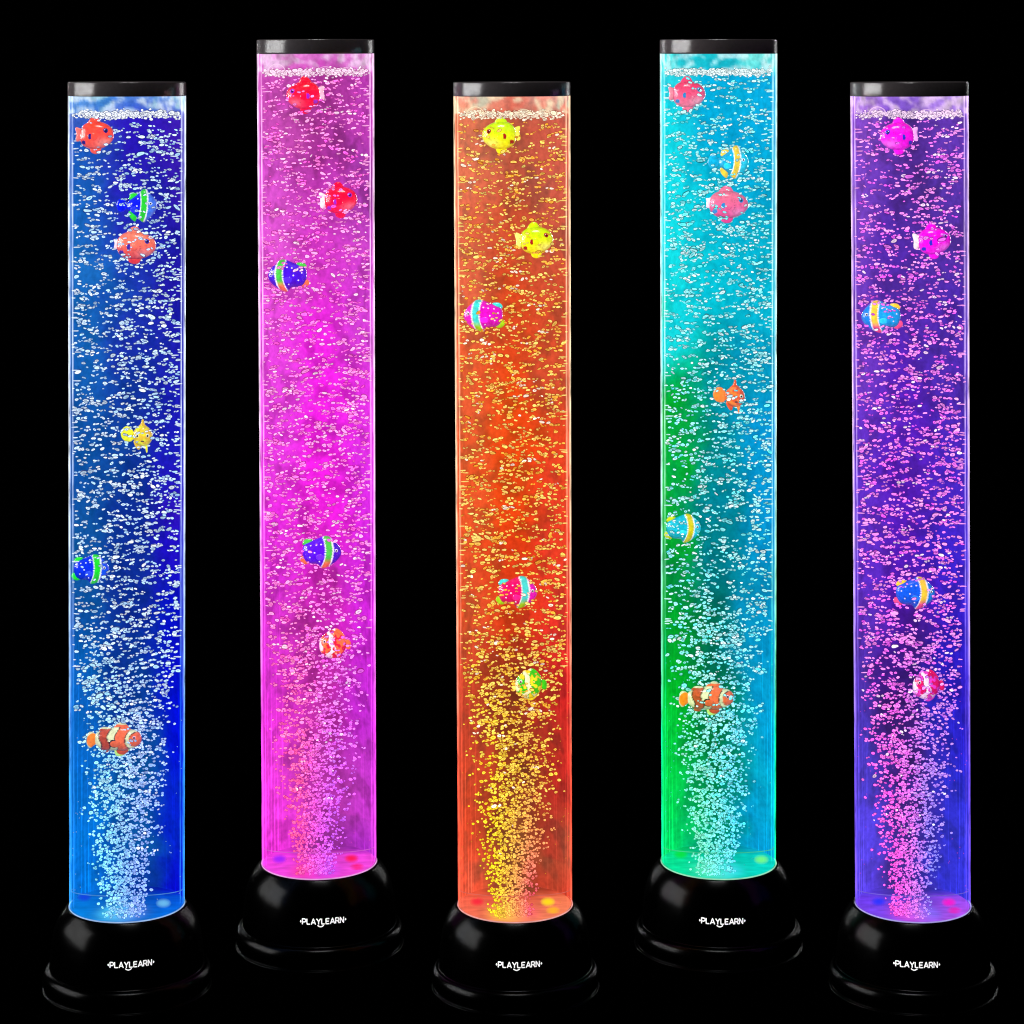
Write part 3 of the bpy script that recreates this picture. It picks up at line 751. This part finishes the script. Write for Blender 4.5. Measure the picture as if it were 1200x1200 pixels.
def clownfish(root, m=1):
    og, rust, cream, dark = [np.array(lin(c)) for c in ((238, 108, 62), (178, 70, 40), (222, 226, 175), (40, 22, 18))]
    def colf(x, z):
        x *= m
        t = x+.030*(z-3)**2-.6*math.sin(z*.35)
        h = math.hypot((x-25.5)/8.2, (z-1.8)/8.6)
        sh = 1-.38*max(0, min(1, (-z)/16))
        if h < 1.0 or x > 26.5 and h < 1.3: return tuple(og*.95*sh) if h < .95 else tuple(dark)
        if h < 1.42: return tuple(cream)
        if h < 1.54: return tuple(dark)
        w = x+2.2*math.sin(z*.28+.4)
        if w < -21: return tuple(cream)
        if w < -16.0: return tuple(cream*.9)
        if w < -14.9: return tuple(dark)
        if w < -6.0: return tuple(rust*(1.25 if z > 4 else .95))
        if w < -4.8: return tuple(dark)
        if w < 3.0: return tuple(cream*sh)
        if w < 4.1: return tuple(dark)
        return tuple(og*sh)
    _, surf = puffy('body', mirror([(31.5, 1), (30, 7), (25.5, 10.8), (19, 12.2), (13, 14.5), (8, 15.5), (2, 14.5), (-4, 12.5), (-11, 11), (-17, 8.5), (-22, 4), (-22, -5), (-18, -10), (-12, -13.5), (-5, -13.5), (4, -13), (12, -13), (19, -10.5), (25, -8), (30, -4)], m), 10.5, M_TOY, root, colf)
    def finc(x, z):
        return tuple(og) if x*m < 11 and z < 18.2 else tuple(cream*.8)
    puffy('dorsal_fin', mirror([(-1, 13), (3, 18), (8, 20), (13, 18), (16, 13), (8, 10)], m), 2.4, M_TOY, root, lambda x, z: tuple(og) if z < 17.4 else tuple(cream*.8))
    puffy('rear_dorsal_fin', mirror([(-18, 8), (-15, 12.5), (-8, 13.5), (-4, 12), (-10, 7)], m), 2.0, M_TOY, root, lambda x, z: tuple(rust) if z < 11.4 else tuple(cream*.8))
    def tc(x, z):
        e = math.hypot((x*m+25)/6.8, (z+2.5)/8.2)
        return tuple(np.array(lin((248, 130, 30)))) if e < .98 else tuple(cream*.8)
    puffy('tail', mirror([(-20, 1.5), (-25, 6.5), (-30, 6), (-32, -1), (-31.5, -8), (-28, -12), (-24, -9.5), (-20, -5)], m), 2.8, M_TOY, root, tc)
    puffy('belly_fin', mirror([(2, -10), (1, -15), (4, -19.5), (10, -19), (16, -14.5), (18, -10), (9, -8)], m), 2.6, M_TOY, root, lambda x, z: tuple(rust*1.1) if math.hypot((x*m-10)/7, (z+12)/5.2) < 1 else tuple(np.array(lin((190, 235, 120)))))
    puffy('anal_fin', mirror([(-14, -12), (-13, -15.5), (-8, -16), (-5, -13), (-9, -10)], m), 2.0, M_TOY, root, lambda x, z: tuple(rust))
    for sd in (-1, 1):
        y = surf(1*m, -3)
        def pc(x, z):
            e = math.hypot((x*m-1.5)/5.4, (z+2.8)/4.2); return tuple(dark) if e > .86 and x*m < 3 else tuple(og*.8)
        f, _ = puffy('side_fin', mirror([(-4.5, -2), (-2, 1.4), (3, 1.4), (8, -1), (8, -5), (3, -7.2), (-2, -6.5)], m), 1.5, M_TOY, root, pc)
        f.location = (0, sd*(y+.3)*.001, 0)
        y = surf(23.5*m, 4.5)
        e = ball('eye', (23.5*m, sd*(y-.1), 4.5), (1.9, 1.0, 1.9), (215, 175, 200), root)
        ball('pupil', (23.7*m, sd*(y+.7), 4.5), (1.15, .6, 1.15), (15, 12, 20), e)

def patchy(root, c1, c2, c3):
    """small blotchy clown-type fish seen three-quarter on, head to the left"""
    a, b, w = [np.array(lin(c)) for c in (c1, c2, c3)]
    dk = a*.35
    def colf(x, z):
        t = x+.03*z*z+1.5*math.sin(z*.4)
        n_ = noise.noise(Vector((x*.25, z*.25, 7.7)))
        if -4.2 < t < -3.4 or 2.2 < t < 2.9: return tuple(dk)
        if -3.4 <= t <= 2.2: return tuple(w)
        if t < -13: return tuple(w)
        base = a if n_ > -.05 else b
        if z < -9 and n_ > .1: return tuple(w*.9)
        return tuple(base)
    _, surf = puffy('body', [(-17, -4), (-16.5, 4), (-13, 10), (-6, 15.5), (1, 17), (8, 13), (14, 7), (15.5, 0), (13, -8), (7, -14), (0, -17), (-8, -15), (-14, -11)], 11, M_TOY, root, colf)
    puffy('dorsal_fin', [(-3, 13), (0, 18.5), (6, 18), (12, 12), (13, 8), (4, 9)], 2.6, M_TOY, root, lambda x, z: tuple(a) if x > 2 else tuple(w))
    puffy('tail', [(13, 3), (17, 6), (20.5, 2), (20, -5), (16.5, -6), (13, -3)], 2.6, M_TOY, root, const(c1))
    puffy('belly_fin', [(-5, -13), (-2, -18.5), (4, -18.5), (9, -13), (2, -10)], 2.6, M_TOY, root, const(c2))
    puffy('side_fin', [(-3, -1), (0, 2), (5, 0), (6, -5), (1, -8), (-3, -5)], 12.0, M_TOY, root, lambda x, z: tuple(b) if x < 2 else tuple(w*.9))
    y = surf(-10, 5)
    for sd in (-1, 1):
        e = ball('eye', (-10, sd*(y-.2), 5), (2.0, 1.1, 2.0), (235, 225, 225), root)
        ball('pupil', (-10.4, sd*(y+.75), 5), (1.15, .6, 1.15), (20, 15, 15), e)

FR = -.014   # most toys hang a little in front of the tube's axis
G = 'toy fish floating in the bubble lamps'
# blue lamp
puffer(place('blue', 111, 158, 'orange-red plump toy fish just under the foam of the blue lamp', -.012, yaw=0, scale=.98, group=G), 1, ((255, 68, 14), (250, 88, 52)), None, (40, 20, 110), tailcol=(240, 110, 90))
tang(place('blue', 160, 241, 'dark blue toy fish with a green stripe, second from the top in the blue lamp', FR, scale=.93, group=G), 1, (8, 22, 225), (40, 205, 20), (70, 120, 225), dotted=True)
puffer(place('blue', 157, 287, 'salmon pink plump toy fish below the striped fish in the blue lamp', FR, roll=-2, scale=.98, group=G), 1, ((255, 125, 85), (222, 52, 45)), None, (60, 40, 150), sx=1.15, tailcol=(250, 215, 215), tail_scale=.7)
front_fish(place('blue', 161, 511, 'small yellow toy fish facing the viewer half way down the blue lamp', FR, group=G), (238, 238, 15), (225, 185, 25))
tang(place('blue', 107, 667, 'blue toy fish with a green stripe against the left wall of the blue lamp', -.004, scale=.86, group=G), 1, (10, 40, 215), (30, 215, 25), (20, 80, 225), bulk=True, tail=False)
clownfish(place('blue', 134, 866, 'orange and white banded clownfish low in the blue lamp', -.036, roll=-3, group=G))
# turquoise lamp
puffer(place('turquoise', 805, 110, 'crimson pink plump toy fish just under the foam of the turquoise lamp', -.012, scale=.94, group=G), 1, ((235, 20, 85), (240, 95, 130)), None, (40, 110, 175), tailcol=(225, 110, 130))
tang(place('turquoise', 853, 190, 'cyan toy fish with a yellow stripe, second from the top in the turquoise lamp', FR, scale=.93, group=G), 1, (15, 160, 200), (235, 190, 15), (40, 195, 215))
puffer(place('turquoise', 851, 239, 'rose pink plump toy fish below the striped fish in the turquoise lamp', FR, roll=-2, scale=.98, group=G), 1, ((235, 95, 125), (235, 40, 130)), None, (40, 120, 190), sx=1.15, tailcol=(250, 205, 225), tail_scale=.7)
front_fish(place('turquoise', 855, 465, 'small orange toy fish facing the viewer half way down the turquoise lamp', FR, group=G), (255, 125, 25), (225, 75, 10))
tang(place('turquoise', 801, 619, 'cyan toy fish with a yellow stripe against the left wall of the turquoise lamp', -.004, scale=.84, group=G), 1, (15, 170, 200), (215, 195, 10), (20, 195, 220), bulk=True, tail=False, fin=(190, 200, 20))
clownfish(place('turquoise', 828, 818, 'orange and white banded clownfish low in the turquoise lamp', -.036, roll=-3, group=G))
# the other three lamps share one arrangement
def trio(key, dx, dy, A, Bc, P, labels):
    puffer(place(key, 358+dx, 111+dy, labels[0], FR, roll=4, scale=.98, group=G), -1, *A[:1], None, A[1], tailcol=A[2])
    puffer(place(key, 397+dx, 234+dy, labels[1], FR, roll=4, scale=.95, group=G), 1, *A[:1], None, A[1], tailcol=(255, 225, 225) if key != 'orange' else (250, 250, 120), tail_scale=1.15)
    tang(place(key, 337+dx, 323+dy, labels[2], -.016, scale=.94, group=G), -1, Bc[0], Bc[1], Bc[2], low=Bc[3], bulk=True, tail=False)
    tang(place(key, 377+dx, 647+dy, labels[3], FR, scale=.94, group=G), 1, Bc[4], Bc[1], Bc[2], low=Bc[3], bulk=True, tail=False)
    patchy(place(key, 391+dx, 755+dy, labels[4], FR, scale=.98, group=G), *P)
trio('magenta', 0, 0, (((252, 5, 30), (245, 10, 50)), (150, 30, 190), (250, 190, 205)),
     ((20, 10, 205), (40, 200, 40), (15, 15, 190), (235, 110, 40), (60, 15, 225)), ((250, 115, 20), (225, 25, 25), (255, 235, 235)),
     ('bright red toy fish facing left under the foam of the magenta lamp', 'bright red toy fish facing right with a white tail in the magenta lamp',
      'royal blue toy fish with a green stripe, facing left in the magenta lamp',
      'violet-blue dotted toy fish with a green stripe, facing right in the magenta lamp',
      'small orange, red and white toy fish low in the magenta lamp'))
trio('orange', 229.5, 47, (((195, 245, 10), (245, 240, 20)), (160, 20, 20), (245, 245, 90)),
     ((215, 0, 200), (20, 215, 210), (215, 20, 190), (150, 215, 30), (215, 0, 105)), ((20, 205, 30), (245, 225, 40), (250, 250, 195)),
     ('lime yellow toy fish facing left under the foam of the orange lamp', 'lime yellow toy fish facing right with a glowing tail in the orange lamp',
      'magenta toy fish with a cyan stripe, facing left in the orange lamp',
      'crimson dotted toy fish with a cyan stripe, facing right in the orange lamp',
      'small green and yellow toy fish low in the orange lamp'))
trio('violet', 695.5, 48, (((250, 5, 215), (250, 20, 225)), (40, 45, 190), (250, 170, 240)),
     ((10, 165, 230), (250, 205, 30), (15, 130, 210), (250, 80, 130), (5, 90, 215)), ((225, 20, 90), (230, 60, 190), (255, 225, 245)),
     ('hot pink toy fish facing left under the foam of the violet lamp', 'hot pink toy fish facing right with a white tail in the violet lamp',
      'sky blue toy fish with a yellow stripe, facing left in the violet lamp',
      'deep blue dotted toy fish with a yellow stripe, facing right in the violet lamp',
      'small crimson, pink and white toy fish low in the violet lamp'))

# ------------------------------------------------------------------ camera, lamps, world
cam_d = bpy.data.cameras.new('camera'); cam = bpy.data.objects.new('camera', cam_d); C.objects.link(cam)
cam.location = (0, -D0, CAM_Z); cam.rotation_euler = (rad(90), 0, 0)
cam_d.sensor_width = 36; cam_d.lens = 90; cam_d.shift_y = -.4375; cam_d.clip_end = 60
sc.camera = cam

def area(name, loc, target, sx, sy, power, shadow=True):
    l = bpy.data.lights.new(name, 'AREA'); l.shape = 'RECTANGLE'; l.size = sx; l.size_y = sy; l.energy = power
    o = bpy.data.objects.new(name, l); C.objects.link(o); o.location = loc
    o.rotation_euler = (Vector(target)-Vector(loc)).to_track_quat('-Z', 'Y').to_euler()
    l.use_shadow = shadow
    l.cycles.use_multiple_importance_sampling = False
    return o
area('softbox_left', (-3.9, -.25, 1.55), (0, -.1, 1.1), 3.4, 2.3, 250, shadow=False)
area('rim_light_right', (2.3, 3.6, 1.1), (0, 0, .2), 1.4, 2.2, 90, shadow=False)
area('rim_light_left', (-2.3, 3.6, 1.1), (0, 0, .2), 1.4, 2.2, 90, shadow=False)
area('high_fill', (0.0, -1.6, 5.2), (0, 0, .9), 1.6, 1.0, 110, shadow=False)

w = bpy.data.worlds.new('World'); sc.world = w; w.use_nodes = True
w.node_tree.nodes['Background'].inputs[0].default_value = (0, 0, 0, 1)
w.node_tree.nodes['Background'].inputs[1].default_value = 0
sc.view_settings.view_transform = 'Standard'; sc.view_settings.look = 'None'; sc.view_settings.exposure = 0
sc.cycles.transparent_max_bounces = 48
sc.cycles.max_bounces = 4; sc.cycles.diffuse_bounces = 2; sc.cycles.glossy_bounces = 2
sc.cycles.use_denoising = True
sc.cycles.denoiser = 'OPENIMAGEDENOISE'
sc.cycles.denoising_input_passes = 'RGB_ALBEDO_NORMAL'
sc.cycles.denoising_prefilter = 'ACCURATE'
sc.cycles.filter_width = 1.2
sc.cycles.sample_clamp_indirect = .8
